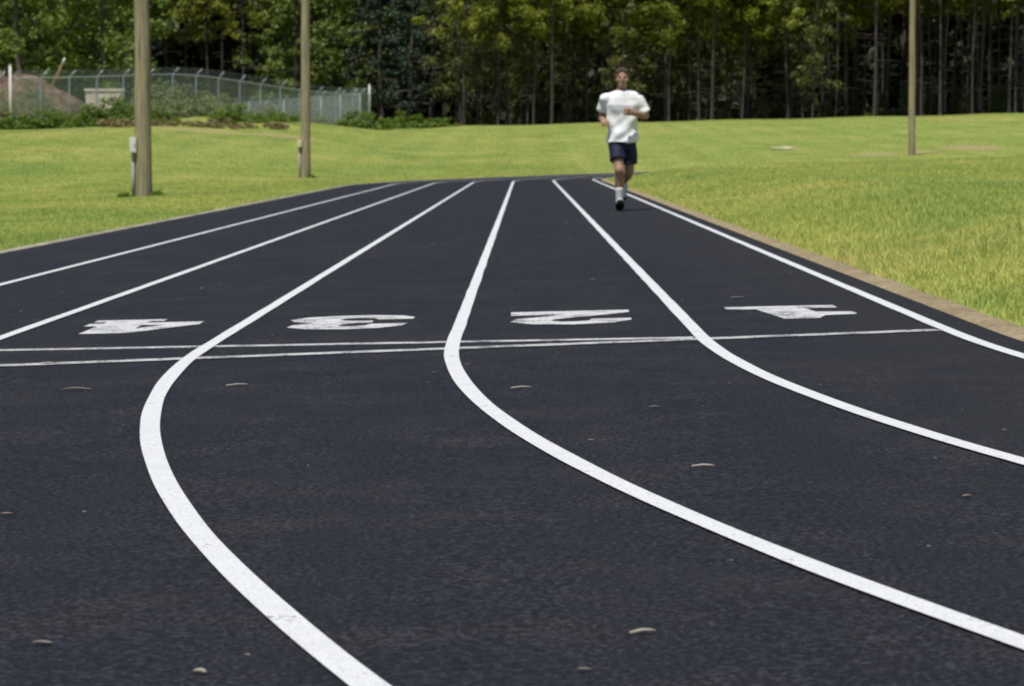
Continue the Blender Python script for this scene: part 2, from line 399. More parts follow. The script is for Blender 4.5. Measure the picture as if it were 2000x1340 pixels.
# ------------------------------------------------------------------ grass blades
def grass_mesh(name, pts, h, wd):
    n = len(pts); z = terrain(pts[:, 0], pts[:, 1])
    a = rng.uniform(0, 2 * math.pi, n); lean = rng.uniform(0.05, 0.75, n) * h; la = rng.uniform(0, 2 * math.pi, n)
    dx, dy = np.cos(a) * wd / 2, np.sin(a) * wd / 2
    b0 = np.stack([pts[:, 0] - dx, pts[:, 1] - dy, z - 0.01], 1); b1 = np.stack([pts[:, 0] + dx, pts[:, 1] + dy, z - 0.01], 1)
    mx, my = pts[:, 0] + np.cos(la) * lean * .35, pts[:, 1] + np.sin(la) * lean * .35
    m0 = np.stack([mx - dx * .7, my - dy * .7, z + h * .6], 1); m1 = np.stack([mx + dx * .7, my + dy * .7, z + h * .6], 1)
    tp = np.stack([pts[:, 0] + np.cos(la) * lean, pts[:, 1] + np.sin(la) * lean, z + h * rng.uniform(.85, 1.0, n)], 1)
    v = np.stack([b0, b1, m0, m1, tp], 1).reshape(-1, 3); i = np.arange(n) * 5
    return mesh_np(name, v, [np.stack([i, i + 1, i + 3, i + 2], 1), np.stack([i + 2, i + 3, i + 4], 1)], M['blade'])

def scatter(y0, y1, xlo, xhi, dens, ok):
    """random points between y0 and y1; xlo, xhi functions of y; thinned into tufts"""
    out = []; ys = np.linspace(y0, y1, 40)
    for a, b in zip(ys, ys[1:]):
        m = (a + b) / 2; lo, hi = xlo(m), xhi(m)
        n = int(max(0, hi - lo) * (b - a) * dens(m))
        if n: out.append(np.stack([rng.uniform(lo, hi, n), rng.uniform(a, b, n)], 1))
    p = np.concatenate(out); return p[ok(p[:, 0], p[:, 1])]
rr = ring_r
def no_soil(x, y):
    k = np.ones(len(x), bool)
    for sx, sy, rx, ry in SOIL: k &= np.hypot((x - sx) / rx, (y - sy) / ry) + 0.5 * rng.random(len(x)) > 0.95
    return k
pi_ = scatter(3, 92, lambda y: TX - 19.0, lambda y: 0.20 * y + 2.5, lambda y: 1500 if y < 16 else 1500 * (16 / y) ** 1.55, lambda x, y: rr(x, y) < R_IN - 0.02 - 0.20 * rng.random(len(x)) ** 0.55)
def blade_h(p, base):
    tall = np.array([noise.noise(Vector((x * 0.8, y * 0.35, 0))) for x, y in p])
    return base * (0.65 + 0.9 * np.clip(tall + 0.25, 0, 1)) * rng.uniform(0.6, 1.25, len(p)) * (1 - 0.003 * np.minimum(p[:, 1], 130))
g = link('grass_blades', grass_mesh('grass_blades', pi_, blade_h(pi_, 0.075), 0.006 + 0.00018 * pi_[:, 1]))
tag(g, 'short yellow-green grass on the infield right of the track', 'grass', kind='stuff')
po = scatter(17, 150, lambda y: -0.205 * y - 2.5, lambda y: -4.1 + (0 if y < 61 else min(6, (y - 60) * .5)), lambda y: 900 if y < 22 else 900 * (22 / y) ** 1.5, lambda x, y: (rr(x, y) > R_OUT + 0.06 + 0.07 * rng.random(len(x))) & no_soil(x, y))
g = link('grass_blades', grass_mesh('grass_blades', po, blade_h(po, 0.055), 0.006 + 0.00018 * po[:, 1]))
tag(g, 'mown grass on the verge and bank left of the track', 'grass', kind='stuff')
pf = scatter(84, 186, lambda y: 1.9 if y < 150 else -0.11 * y, lambda y: 0.21 * y + 3, lambda y: 45 * (100 / y) ** 1.5, lambda x, y: (rr(x, y) > R_OUT + 0.15) & no_soil(x, y))
g = link('grass_blades', grass_mesh('grass_blades', pf, blade_h(pf, 0.055), 0.006 + 0.00018 * pf[:, 1]))
tag(g, 'grass on the far slope below the pine wood', 'grass', kind='stuff')

# ------------------------------------------------------------------ utility poles
def utility_pole(x, y, r0, h, label, box, lean=0.0):
    z = tz(x, y); t = empty('utility_pole', (x, y, z)); t.rotation_euler = (0, lean, 0)
    bm = bmesh.new(); n = 26
    pts = [(0.012 * math.sin(i * 1.1) * (i / n), 0.012 * math.cos(i * .7) * (i / n), -0.4 + (h + 0.4) * i / n) for i in range(n + 1)]
    bm_tube(bm, pts, [r0 * (1 - 0.034 * max(0, p[2])) * (1.04 if p[2] < 0.3 else 1) for p in pts], 20)
    link('shaft', mesh_bm('pole_shaft', bm, M['pole'], True), t)
    if box:
        bz, mat, w_, h_ = box
        bm = bmesh.new(); bm_box(bm, (-r0 * 0.93 - 0.02, -0.10, bz), (0.13, 0.16, h_), bevel=0.012); bm_box(bm, (-r0 * 0.93 - 0.02, -0.185, bz), (0.10, 0.014, h_ * .86), bevel=0.004)
        b = link('junction_box', mesh_bm('junction_box', bm, mat), t)
        bm = bmesh.new(); bm_box(bm, (-r0 * 0.93 + 0.01, -0.197, bz), (0.015, 0.02, 0.05)); link('latch', mesh_bm('latch', bm, M['conduit']), b)
        bm = bmesh.new(); bm_tube(bm, [(-r0 - 0.02, -0.07, -0.1), (-r0 - 0.02, -0.07, bz - h_ / 2 + 0.02)], [0.034] * 2, 10)
        link('conduit', mesh_bm('conduit', bm, M['conduit'], True), t)
    tag(t, label, 'pole', 'wooden poles around the track'); return t
utility_pole(-7.31, 51.8, 0.165, 11.0, 'thick weathered wooden pole at left with a white box on its side', (1.0, M['boxm'], .13, .30))
utility_pole(-6.30, 77.7, 0.145, 11.0, 'wooden pole with a small cream box, beside the far end of the track', (0.99, M['boxtan'], .12, .20), 0.004)
utility_pole(14.08, 98.5, 0.130, 12.0, 'slender wooden pole at right, standing alone in the field before the wood', None, -0.004)

# ------------------------------------------------------------------ chain link fence
FH = 2.3
def link_panel(L):
    """one bay of chain link: diagonal wires in two directions"""
    bm = bmesh.new(); sp = 0.07; w2 = 0.0030
    for sgn in (1, -1):
        off = 0.0022 * sgn
        k = -FH
        while k < L:
            x0, x1 = max(0, k), min(L, k + FH)
            if x1 - x0 > 0.02:
                z0, z1 = x0 - k, x1 - k
                a, b = (x0, off, z0), (x1, off, z1)
                if sgn < 0: a, b = (L - x0, off, z0), (L - x1, off, z1)
                q = [bm.verts.new(Vector(a) + Vector(d)) for d in ((w2 * -1.41, 0, w2), (0, w2 * 1.5, 0), (w2 * 1.41, 0, -w2))]
                r = [bm.verts.new(Vector(b) + Vector(d)) for d in ((w2 * -1.41, 0, w2), (0, w2 * 1.5, 0), (w2 * 1.41, 0, -w2))]
                for i in range(3): bm.faces.new((q[i], q[(i + 1) % 3], r[(i + 1) % 3], r[i]))
            k += sp
    return mesh_bm('chain_link', bm, M['wire'])
bm = bmesh.new(); bm_tube(bm, [(0, 0, -0.3), (0, 0, FH + 0.02)], [0.036] * 2, 10); POST = mesh_bm('fence_post', bm, M['galv'], True)
bm = bmesh.new(); bm_tube(bm, [(0, 0, FH), (0.33, 0, FH + 0.36)], [0.024, 0.02], 8); ARM = mesh_bm('fence_arm', bm, M['galv'], True)
bm = bmesh.new(); bm_tube(bm, [(0, 0, -0.3), (0, 0, FH + 0.62)], [0.065] * 2, 12); bm_box(bm, (0, 0, FH + 0.63), (0.15, 0.15, 0.03), bevel=0.01); TERM = mesh_bm('terminal_post', bm, M['galvpale'], True)
def fence(p0, p1, n, label, term0, term1, armdir=0.0, loc=None):
    root = empty('chain_link_fence', (p0[0], p0[1], tz(*p0)))
    tag(root, label, 'fence')
    bz = root.location.copy(); P = []
    for i in range(n + 1):
        x = p0[0] + (p1[0] - p0[0]) * i / n; y = p0[1] + (p1[1] - p0[1]) * i / n; P.append(Vector((x, y, tz(x, y))))
    L = (P[1] - P[0]).length; pan = link_panel(L)
    for i, p in enumerate(P):
        tm = (i == 0 and term0) or (i == n and term1)
        o = link('post', TERM if tm else POST, root); o.location = p - bz
        if not tm:
            a = link('arm', ARM, o); a.rotation_euler = (0, 0, armdir)
        if i < n:
            d = P[i + 1] - p
            q = link('chain_link', pan, root); q.location = p - bz + Vector((0, 0, 0.02))
            q.rotation_euler = (0, -math.atan2(d.z, math.hypot(d.x, d.y)), math.atan2(d.y, d.x)); q['kind'] = 'stuff'
    bm = bmesh.new()
    bm_tube(bm, [p - bz + Vector((0, 0, FH + 0.02)) for p in P], [0.024] * len(P), 8)
    link('top_rail', mesh_bm('top_rail', bm, M['galv'], True), root)
    for k in range(3):
        u = 0.35 + 0.3 * k; bm = bmesh.new()
        off = Vector((0.33 * u * math.cos(armdir), 0.33 * u * math.sin(armdir), FH + 0.36 * u + 0.012))
        bm_tube(bm, [p - bz + off for p in P], [0.005] * len(P), 4)
        link('barbed_wire', mesh_bm('barbed_wire', bm, M['wire']), root)
    return root
fence((-24.15, 127.1), (-10.05, 175.2), 16, 'grey chain-link fence with angled barbed-wire arms along the top of the left bank', True, True)
fence((-10.7, 176.0), (-25.5, 203.0), 10, 'more distant chain-link fence running back from the right corner post', False, False)
fence((-24.75, 127.3), (-37.0, 130.0), 4, 'short run of chain-link fence left of the pale leftmost post', False, False)

# ------------------------------------------------------------------ leaf meshes for trees and shrubs
def leaves(centres, crad, per, size, up=0.35, flat=0.7, seed=0):
    r = np.random.default_rng(seed); nc = len(centres); n = nc * per
    c = np.repeat(centres, per, 0); cr = np.repeat(crad, per)
    d = r.normal(size=(n, 3)); d /= np.linalg.norm(d, axis=1)[:, None]
    c = c + d * (cr * r.uniform(.15, 1, n) ** .6)[:, None] * np.array([1, 1, flat])
    nr = r.normal(size=(n, 3)) + d * 0.7 + np.array([0, 0, up * 2]); nr /= np.linalg.norm(nr, axis=1)[:, None]
    t = np.cross(nr, r.normal(size=(n, 3))); t /= np.linalg.norm(t, axis=1)[:, None]; b = np.cross(nr, t)
    s = size * r.uniform(.6, 1.3, n)[:, None]
    v = np.stack([c - t * s, c - b * s * .55, c + t * s, c + b * s * .55], 1).reshape(-1, 3); i = np.arange(n) * 4
    return v, np.stack([i, i + 1, i + 2, i + 3], 1)

def tree_meshes(kind, seed):
    r = np.random.default_rng(seed); bm = bmesh.new(); cs, cr = [], []
    if kind == 'oak':
        h = r.uniform(14, 18); tr = 0.26; z0 = r.uniform(1.0, 2.2); rx = r.uniform(3.4, 4.6)
    elif kind == 'dark':
        h = r.uniform(15, 19); tr = 0.2; z0 = r.uniform(0.8, 1.6); rx = r.uniform(2.4, 3.2)
    elif kind == 'pine':
        h = r.uniform(17, 21); tr = r.uniform(.07, .115); z0 = r.uniform(5.6, 7.6); rx = r.uniform(2.3, 3.0)
    elif kind == 'low':
        h = r.uniform(14, 18); tr = r.uniform(.06, .10); z0 = r.uniform(1.5, 3.0); rx = r.uniform(1.6, 2.2)
    else:  # tall pine with bare trunk seen high up
        h = r.uniform(18, 22); tr = r.uniform(.08, .125); z0 = r.uniform(8.2, 10.0); rx = r.uniform(2.2, 2.9)
    ln = r.uniform(-1.0, 1.0, 2); n = 12
    pt = lambda z: Vector((ln[0] * (z / h) ** 1.5 + .05 * math.sin(z * .8 + seed), ln[1] * (z / h) ** 1.5, z))
    zs = [-0.4] + list(np.linspace(0, h, n)); bm_tube(bm, [pt(max(z, 0)) + Vector((0, 0, min(z, 0))) for z in zs], [tr * 1.35] + [tr * (1.15 if i == 0 else 1 - 0.85 * i / n) for i in range(n)], 9)
    nb = {'low': 30, 'oak': 30, 'dark': 34, 'pine': 26, 'tall': 24}[kind]
    for i in range(nb):
        u = (i + r.random()) / nb; z = z0 + (h * .97 - z0) * u
        prof = {'oak': math.sin(math.pi * min(1, .22 + .8 * u)) ** .6, 'dark': (1 - u) ** .6 * .95 + .1, 'low': .45 + .55 * math.sin(math.pi * min(1, .15 + .85 * u)), 'pine': math.sin(math.pi * min(1, .3 + .7 * u)) ** .7, 'tall': math.sin(math.pi * min(1, .3 + .7 * u)) ** .7}[kind]
        L = rx * prof * r.uniform(.65, 1.15); a = i * 2.4 + r.uniform(-.5, .5); sl = r.uniform(-.05, .35) if kind != 'dark' else r.uniform(-.25, .05)
        p0 = pt(z); dr = Vector((math.cos(a), math.sin(a), sl)); mid = p0 + dr * L * .5 + Vector((0, 0, .1)); e = p0 + dr * L
        bm_tube(bm, [p0, mid, e], [tr * .3 * (1 - .5 * u), tr * .18, .015], 5)
        m = 4 if kind == 'oak' else 3
        for k in range(m):
            f = .45 + .6 * k / (m - 1); q = p0 + dr * L * f
            cs.append((q.x + r.normal() * .3, q.y + r.normal() * .3, q.z + r.normal() * .25 + .1)); cr.append({'oak': .85, 'dark': .6, 'low': .5, 'pine': .68, 'tall': .68}[kind] * r.uniform(.65, 1.25))
    if kind in ('pine', 'tall'):           # dead branch stubs under the crown
        for i in range(22):
            z = r.uniform(1.6, z0); a = r.uniform(0, 6.28); L = r.uniform(.4, 1.8)
            bm_tube(bm, [pt(z), pt(z) + Vector((math.cos(a) * L, math.sin(a) * L, r.uniform(-.25, .2)))], [.022, .008], 4)
    per, size = {'oak': (52, .20), 'dark': (44, .17), 'low': (30, .13), 'pine': (60, .16), 'tall': (60, .16)}[kind]
    v, f = leaves(np.array(cs), np.array(cr), per, size, seed=seed)
    lm = {'oak': 'leaf_oak', 'dark': 'leaf_dark', 'low': 'leaf_under', 'pine': 'leaf_pine', 'tall': 'leaf_pine'}[kind]
    return (mesh_bm('trunk', bm, M['pinebark' if kind in ('pine', 'tall', 'low') else 'bark'], True), mesh_np('crown', v, f, M[lm]))

TREES = {k: [tree_meshes(k, s * 13 + i) for i in range(n)] for s, (k, n) in enumerate((('oak', 4), ('dark', 3), ('pine', 5), ('tall', 5), ('low', 4)))}
def tree(kind, x, y, name, label, group, sc_=1.0, v=None):
    tr, cr = random.choice(TREES[kind]) if v is None else TREES[kind][v % len(TREES[kind])]
    o = empty(name, (x, y, tz(x, y) - 0.05), random.uniform(0, 6.28)); o.scale = (sc_,) * 3
    link('trunk', tr, o); link('crown', cr, o); tag(o, label, 'tree', group); return o
PX = lambda px, y: (px - 1024.8) / 5270 * y

GO = 'leafy trees behind the fence'
for px, y, s, lab in ((-40, 168, 1.0, 'green broadleaf tree cut by the left edge of the picture, above the clay heap'), (45, 163, 1.05, 'nearest full green broadleaf tree, above the leftmost fence post'), (130, 170, .95, 'full green broadleaf tree above the leaning orange timber'),
                      (205, 166, .9, 'green broadleaf tree above the cream concrete box, beside the thick pole'), (90, 182, 1.1, 'taller broadleaf tree behind the gap left of the leaning timber'), (-10, 190, 1.1, 'rear broadleaf tree showing above the left end of the fence'), (190, 186, 1.1, 'rear broadleaf tree showing just left of the thick pole'),
                      (548, 224, 1.0, 'broadleaf tree midway between the two left poles, its branches reaching left'), (578, 214, .95, 'broadleaf tree with bright leaves just left of the second pole'), (620, 217, .95, 'broadleaf tree just right of the second pole'), (690, 212, 1.0, 'broadleaf tree left of the fence corner post, next to the dark evergreens'),
                      (650, 226, 1.1, 'rear broadleaf tree between the second pole and the corner post')):
    tree('oak', PX(px, y), y, 'broadleaf_tree', lab, GO, s)
GD = 'dark evergreens beyond the fence corner'
for px, y, s, lab in ((745, 206, 1.0, 'dark blue-green evergreen touching the fence corner post'), (800, 200, .95, 'nearest dark evergreen, above the wide green bush'), (845, 206, 1.05, 'dark evergreen above the low bush at the wood edge'), (775, 213, 1.1, 'rear dark evergreen between the two nearest ones'), (870, 212, 1.0, 'rightmost dark evergreen, next to the first pines'), (725, 218, 1.1, 'rear dark evergreen behind the corner post')):
    tree('dark', PX(px, y), y, 'dark_evergreen_tree', lab, GD, s)
GT = 'shaded trunks behind the rear fence'
for i, (px, y) in enumerate(((300, 228), (330, 224), (365, 231), (410, 222), (435, 230), (480, 221), (265, 224), (530, 236), (235, 215))):
    tree('tall', PX(px, y), y, 'shaded_pine_tree', 'slim pine trunk in deep shade behind the rear fence at left', GT, 1.0)

GP = 'pines of the wood behind the field'
ORD = 'first second third fourth fifth sixth seventh eighth ninth tenth eleventh twelfth thirteenth fourteenth fifteenth sixteenth seventeenth eighteenth nineteenth twentieth'.split()
rows = [(187, 20), (190, 20), (194, 20), (199, 20), (205, 20), (212, 18), (220, 16), (228, 14)]
for j, (yy, n) in enumerate(rows):
    for i in range(n):
        px = 885 + (2110 - 885) * (i + .5 + random.uniform(-.42, .42)) / n; y = yy + random.uniform(-1.4, 1.4)
        tall = px > 1560 + 120 * random.uniform(-1, 1)
        kd = 'bare-trunked pine' if tall else 'leafy pine'
        if j == 0: lab = '%s in the front row of the wood, %s from the left' % (kd, ORD[i]); gr = 'front row of pines'
        elif j == 1: lab = '%s in the second row of the wood, %s from the left' % (kd, ORD[i]); gr = 'second row of pines'
        elif px < 1500: lab = 'slender pine deep in the wood behind the runner, half hidden by the front rows'; gr = GP + ', behind the runner'
        else: lab = 'slender pine deep in the dark wood at the right, half hidden by the front rows'; gr = GP + ', at the right'
        tree('tall' if tall else ('low' if random.random() < (.25 if j == 0 else .6) * (1 if px < 1400 else .4) else 'pine'), PX(px, y), y, 'pine_tree', lab, gr, random.uniform(.92, 1.08))

# understory and the wood beyond
def shrub_mesh(seed, lm, rx, ry, h, n=46, per=34, size=.075, up=.5):
    r = np.random.default_rng(seed); c = []
    for i in range(n):
        a = r.uniform(0, 6.28); q = math.sqrt(r.random()); top = h * (1 - q ** 2.2 * .75)
        c.append((math.cos(a) * q * rx, math.sin(a) * q * ry, r.uniform(.12, 1) * top))
    c = np.array(c); v, f = leaves(c, np.full(n, .24 * h ** .5), per, size, up=up, seed=seed)
    v[:, 2] = np.maximum(v[:, 2], 0.01)
    bm = bmesh.new()
    for i in range(0, n, 3): bm_tube(bm, [(c[i][0] * .15, c[i][1] * .15, -.1), (c[i][0] * .6, c[i][1] * .6, c[i][2] * .55), tuple(c[i])], [.02, .014, .006], 4)
    return mesh_bm('stems', bm, M['bark']), mesh_np('foliage', v, f, M[lm])
def shrub(name, ms, x, y, label, group, s=(1, 1, 1), cat='shrub'):
    o = empty(name, (x, y, tz(x, y)), random.uniform(-.4, .4)); o.scale = s
    link('stems', ms[0], o); link('foliage', ms[1], o); tag(o, label, cat, group); return o

UND = [shrub_mesh(300 + i, 'leaf_under', 1.1, 1.1, 3.0, 30, 24, .11) for i in range(3)]
for i in range(34):
    px = 890 + 1150 * (i + random.random()) / 34; y = random.uniform(189, 205)
    shrub('understory_sapling', UND[i % 3], PX(px, y), y, 'thin leafy sapling in the shade between the pine trunks', 'saplings under the pines', (random.uniform(.5, 1.0),) * 2 + (random.uniform(.5, 1.25),))
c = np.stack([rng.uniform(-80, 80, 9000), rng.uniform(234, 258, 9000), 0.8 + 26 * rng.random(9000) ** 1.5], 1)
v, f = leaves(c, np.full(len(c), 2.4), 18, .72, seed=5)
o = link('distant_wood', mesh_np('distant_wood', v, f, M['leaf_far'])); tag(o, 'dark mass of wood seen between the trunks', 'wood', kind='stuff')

# bank shrubs and weeds
SH = [shrub_mesh(400 + i, 'leaf_shrub', 1.0, .8, .95, 50, 40, .065) for i in range(3)]
SG = [shrub_mesh(420 + i, 'leaf_sage', 1.0, .8, 1.9, 46, 40, .06) for i in range(2)]
DE = [shrub_mesh(440 + i, 'leaf_dead', .9, .6, .42, 36, 30, .055, .2) for i in range(2)]
SHO = 'first second third fourth fifth sixth seventh eighth eleventh tenth ninth twelfth'.split(); SHO[8:11] = ['ninth', 'eleventh', 'tenth']
for i, (px, y, sx, sz) in enumerate(((-20, 121, 1.3, .9), (28, 121, 1.2, .75), (85, 121, 1.3, .9), (128, 122, 1.1, .8), (172, 122.5, 1.2, .95), (215, 123, 1.3, 1.45), (255, 124, 1.1, 1.2), (310, 126, 1.1, .7), (455, 133, 1.3, 1.05), (548, 143, 1.1, .6), (490, 137, 1.0, .5))):
    shrub('bank_shrub', SH[i % 3], PX(px, y), y, 'low green shrub at the foot of the fence, %s from the left' % SHO[i], 'green shrubs along the fence foot', (sx, 1, sz))
shrub('bank_shrub', SH[0], PX(712, 164), 164, 'large rounded dark green bush in front of the fence corner post', None, (1.75, 1.6, 1.35))
shrub('bank_shrub', SH[1], PX(790, 176), 176, 'wide green bush right of the fence corner post', None, (2.0, 1.6, 1.1))
shrub('bank_shrub', SH[2], PX(850, 180), 180, 'low green bush tapering out at the wood edge, furthest right of the bushes', None, (1.7, 1.4, .7))
WDL = ['tallest clump touching the thick pole', 'second clump right of the thick pole', 'third clump right of the thick pole', 'fourth clump right of the thick pole', 'fifth clump right of the thick pole', 'short clump below the clay heap', 'short clump below the cream box', 'short clump well left of the second pole', 'short clump just left of the second pole', 'short clump right of the second pole']
for i, (px, y, sx, sz) in enumerate(((295, 139, 1.3, 1.0), (330, 141, 1.2, 1.15), (365, 143, 1.2, .95), (400, 144, 1.1, .8), (435, 147, 1.1, .7), (60, 133, 1.3, .5), (150, 134, 1.2, .6), (520, 153, 1.2, .6), (570, 158, 1.2, .55), (620, 164, 1.3, .5))):
    shrub('grey_green_weed', SG[i % 2], PX(px, y), y, 'grey-green weeds behind the chain-link fence, ' + WDL[i], 'weeds behind the fence', (sx, 1, sz), 'weeds')
for i, (px, y, sx) in enumerate(((238, 117.5, 1.2), (322, 120.5, .8), (384, 122, .9), (448, 122.5, 1.4), (540, 129, .7))):
    shrub('dead_brush', DE[i % 2], PX(px, y), y, 'dry brown brush on the bank edge, ' + ['just left of the thick pole', 'just right of the thick pole', 'second clump right of the thick pole', 'widest clump between the two left poles', 'just left of the second pole'][i], 'dead brush on the bank edge', (sx, .9, random.uniform(.8, 1.2)), 'brush')

for i, (px, y, sz) in enumerate(((10, 134.5, .75), (75, 136, .7), (45, 133.5, .8), (110, 137, .8), (-15, 136, .9), (60, 137.5, 1.0), (25, 137, 1.1), (90, 134, .8))):
    shrub('mound_weed', (SG + DE)[i % 4], PX(px, y), y, 'weeds on the clay heap behind the fence, ' + ['just left of the leftmost post', 'second clump right of the leftmost post', 'just right of the leftmost post', 'rightmost clump, below the leaning timber', 'cut by the left edge', 'upper clump right of the leftmost post', 'upper clump touching the leftmost post', 'low clump left of the leaning timber'][i], 'weeds on the clay heap', (1.1, .9, sz), 'weeds').location.z += .5

TU = shrub_mesh(470, 'leaf_shrub', .34, .3, .22, 26, 20, .05)
shrub('grass_tuft', TU, -7.62, 51.6, 'dark tuft of uncut grass at the left foot of the thick pole', 'tufts at pole feet', (.5, .7, .5), 'tuft')
shrub('grass_tuft', TU, -7.02, 51.65, 'dark tuft of uncut grass at the right foot of the thick pole', 'tufts at pole feet', (.45, .7, .55), 'tuft')
shrub('grass_tuft', TU, -6.10, 77.5, 'small tuft of uncut grass at the foot of the second pole', 'tufts at pole feet', (.45, .7, .45), 'tuft')

# clay mound, concrete box and leaning timber behind the fence
bm = bmesh.new(); bmesh.ops.create_grid(bm, x_segments=80, y_segments=80, size=1.0)
for v in bm.verts:
    x, y = v.co.x * 7.0, v.co.y * 6.0; q = math.hypot(v.co.x, v.co.y)
    hgt = 2.7 * max(0, 1 - q ** 1.6) * (1 + .25 * noise.noise(Vector((x * .5, y * .5, 2)))) + .6 * noise.fractal(Vector((x, y, 5)), 0.8, 2.0, 5) * max(0, 1.05 - q)
    v.co = Vector((x, y, hgt - (0.4 if q > .98 else .1)))
o = link('clay_mound', mesh_bm('clay_mound', bm, M['clay'], True)); mx, my = PX(-25, 140), 140
o.location = (mx, my, tz(mx, my)); tag(o, 'heap of reddish clay behind the fence at the far left', 'mound')
bx_, by_ = PX(208, 143), 143; z = tz(bx_, by_)
t = empty('concrete_box', (bx_, by_, z + .18), 0.12); tag(t, 'cream concrete box standing behind the fence, left of the thick pole', 'concrete box')
bm = bmesh.new(); bm_box(bm, (0, 0, .42), (2.0, 1.4, 1.84), bevel=.03)
link('body', mesh_bm('body', bm, M['cream']), t)
bm = bmesh.new(); bm_box(bm, (0, 0, 1.40), (2.12, 1.52, .14), bevel=.03); link('cap_slab', mesh_bm('cap_slab', bm, M['cream']), t)
for xx in (-.55, .15, .75):
    bm = bmesh.new(); bm_box(bm, (xx, -.71, .7), (.12, .06, 1.15), bevel=.015); link('rib', mesh_bm('rib', bm, M['cream']), t)
lx, ly = PX(108, 150), 150; z = tz(lx, ly)
t = empty('leaning_timber', (lx, ly, z)); tag(t, 'slanting rusty orange timber with a pale tip sticking up behind the fence', 'timber')
bm = bmesh.new(); bm_tube(bm, [(-1.0, 0, 0), (0.05, 0, 2.3), (.5, 0, 3.25)], [.09, .07, .06], 8); link('beam', mesh_bm('beam', bm, M['orange'], True), t)
bm = bmesh.new(); bm_tube(bm, [(.49, 0, 3.23), (.64, 0, 3.55)], [.075, .06], 8); link('pale_tip', mesh_bm('pale_tip', bm, M['boxm'], True), t)
bm = bmesh.new(); bm_tube(bm, [(.1, 0, 2.4), (.85, .1, 2.5)], [.08, .05], 7); bm_tube(bm, [(-.2, 0, 1.8), (.4, .1, 1.75)], [.06, .04], 7); link('side_stub', mesh_bm('side_stub', bm, M['orange'], True), t)

# ------------------------------------------------------------------ the runner
def cap(bm, a, b, ra, rb, n=16):
    """closed tapered limb with rounded ends"""
    a, b = Vector(a), Vector(b); d = (b - a); L = d.length; d.normalize()
    pts, rs = [], []
    for k in range(5): t = math.pi / 2 * (1 - k / 4.0); pts.append(a - d * ra * math.sin(t) * .98); rs.append(max(.001, ra * math.cos(t)))
    for k in range(1, 4): pts.append(a + d * L * k / 4); rs.append(ra + (rb - ra) * k / 4)
    for k in range(5): t = math.pi / 2 * k / 4.0; pts.append(b + d * rb * math.sin(t) * .98); rs.append(max(.001, rb * math.cos(t)))
    bm_tube(bm, pts, rs, n)
def ell(bm, c, r, rot=None):
    m = Matrix.Translation(c) @ (rot.to_4x4() if rot else Matrix()) @ Matrix.Diagonal((*r, 1))
    bmesh.ops.create_uvsphere(bm, u_segments=24, v_segments=16, radius=1.0, matrix=m)
def loft(bm, rings, n=28):
    """closed solid through elliptical rings (centre, rx, ry[, tilt axis normal])"""
    rows = []
    for c, rx, ry, *q in rings:
        nrm = Vector(q[0]).normalized() if q else Vector((0, 0, 1))
        u = Vector((1, 0, 0)); u = (u - nrm * u.dot(nrm)).normalized(); v = nrm.cross(u)
        rows.append([bm.verts.new(Vector(c) + u * rx * math.cos(2 * math.pi * k / n) + v * ry * math.sin(2 * math.pi * k / n)) for k in range(n)])
    for a, b in zip(rows, rows[1:]):
        for k in range(n): bm.faces.new((a[k], a[(k + 1) % n], b[(k + 1) % n], b[k]))
    bm.faces.new(rows[0][::-1]); bm.faces.new(rows[-1])
def fuse(name, bm, mat, vox, smooth_it=4, wrinkle=None):
    bmesh.ops.recalc_face_normals(bm, faces=bm.faces)
    tmp = bpy.data.objects.new('tmp', mesh_bm('tmp', bm)); COL.objects.link(tmp)
    md = tmp.modifiers.new('r', 'REMESH'); md.mode = 'VOXEL'; md.voxel_size = vox
    ms = tmp.modifiers.new('s', 'SMOOTH'); ms.factor = .5; ms.iterations = smooth_it
    dg = bpy.context.evaluated_depsgraph_get(); me = bpy.data.meshes.new_from_object(tmp.evaluated_get(dg)); me.name = name
    bpy.data.objects.remove(tmp)
    if wrinkle:
        nr = [Vector(v.normal) for v in me.vertices]
        for v, q in zip(me.vertices, nr): v.co += q * wrinkle(v.co)
        me.update()
    me.materials.clear(); me.materials.append(mat)
    me.polygons.foreach_set('use_smooth', np.ones(len(me.polygons), dtype=bool)); return me

skin = NT('skin'); pv = skin.coord()
skin.principled(skin.ramp(skin.noise(pv, 14, 4), [(.3, (.30, .165, .11)), (.7, (.39, .235, .165))]), .5, None, .35)
M.update(skin=skin.m, shirt=mat_simple('white_cotton', (.81, .82, .83), .9, .04, 6, .1), shorts=mat_simple('navy_nylon', (.008, .011, .036), .75, .3, 8, .4),
         stripe=mat_simple('pale_stripe', (.40, .46, .50), .5, .1, 8), sock=mat_simple('white_sock', (.74, .74, .74), .95, .06, 20, .1),
         shoe=mat_simple('white_shoe_leather', (.60, .60, .60), .6, .1, 12, .3), sole=mat_simple('black_rubber', (.012, .012, .013), .7, .2, 12, .3),
         hair=mat_simple('brown_hair', (.055, .032, .020), .6, .45, 30, .4), eye=mat_simple('dark_eye', (.03, .022, .018), .3, .2, 40), lip=mat_simple('lip', (.27, .14, .10), .5, .15, 30))

RX, RY = 1.08, 30.43
person = empty('person', (RX, RY, SL * RX + 0.021)); person.scale = (.985, .985, .975)
tag(person, 'jogger in white t-shirt, navy shorts and white socks running towards the camera', 'person')
J = dict(hipR=(-.06, .05, .84), kneeR=(-.022, -.115, .47), ankR=(-.012, -.035, .124), hipL=(.10, .05, .84), kneeL=(.100, .09, .455), ankL=(.045, .46, .33),
         shR=(-.165, .0, 1.305), elR=(-.212, .20, 1.075), wrR=(-.198, -.015, 1.035), shL=(.185, .0, 1.305), elL=(.287, .02, 1.095), wrL=(.115, -.20, 1.125))
b = bmesh.new()
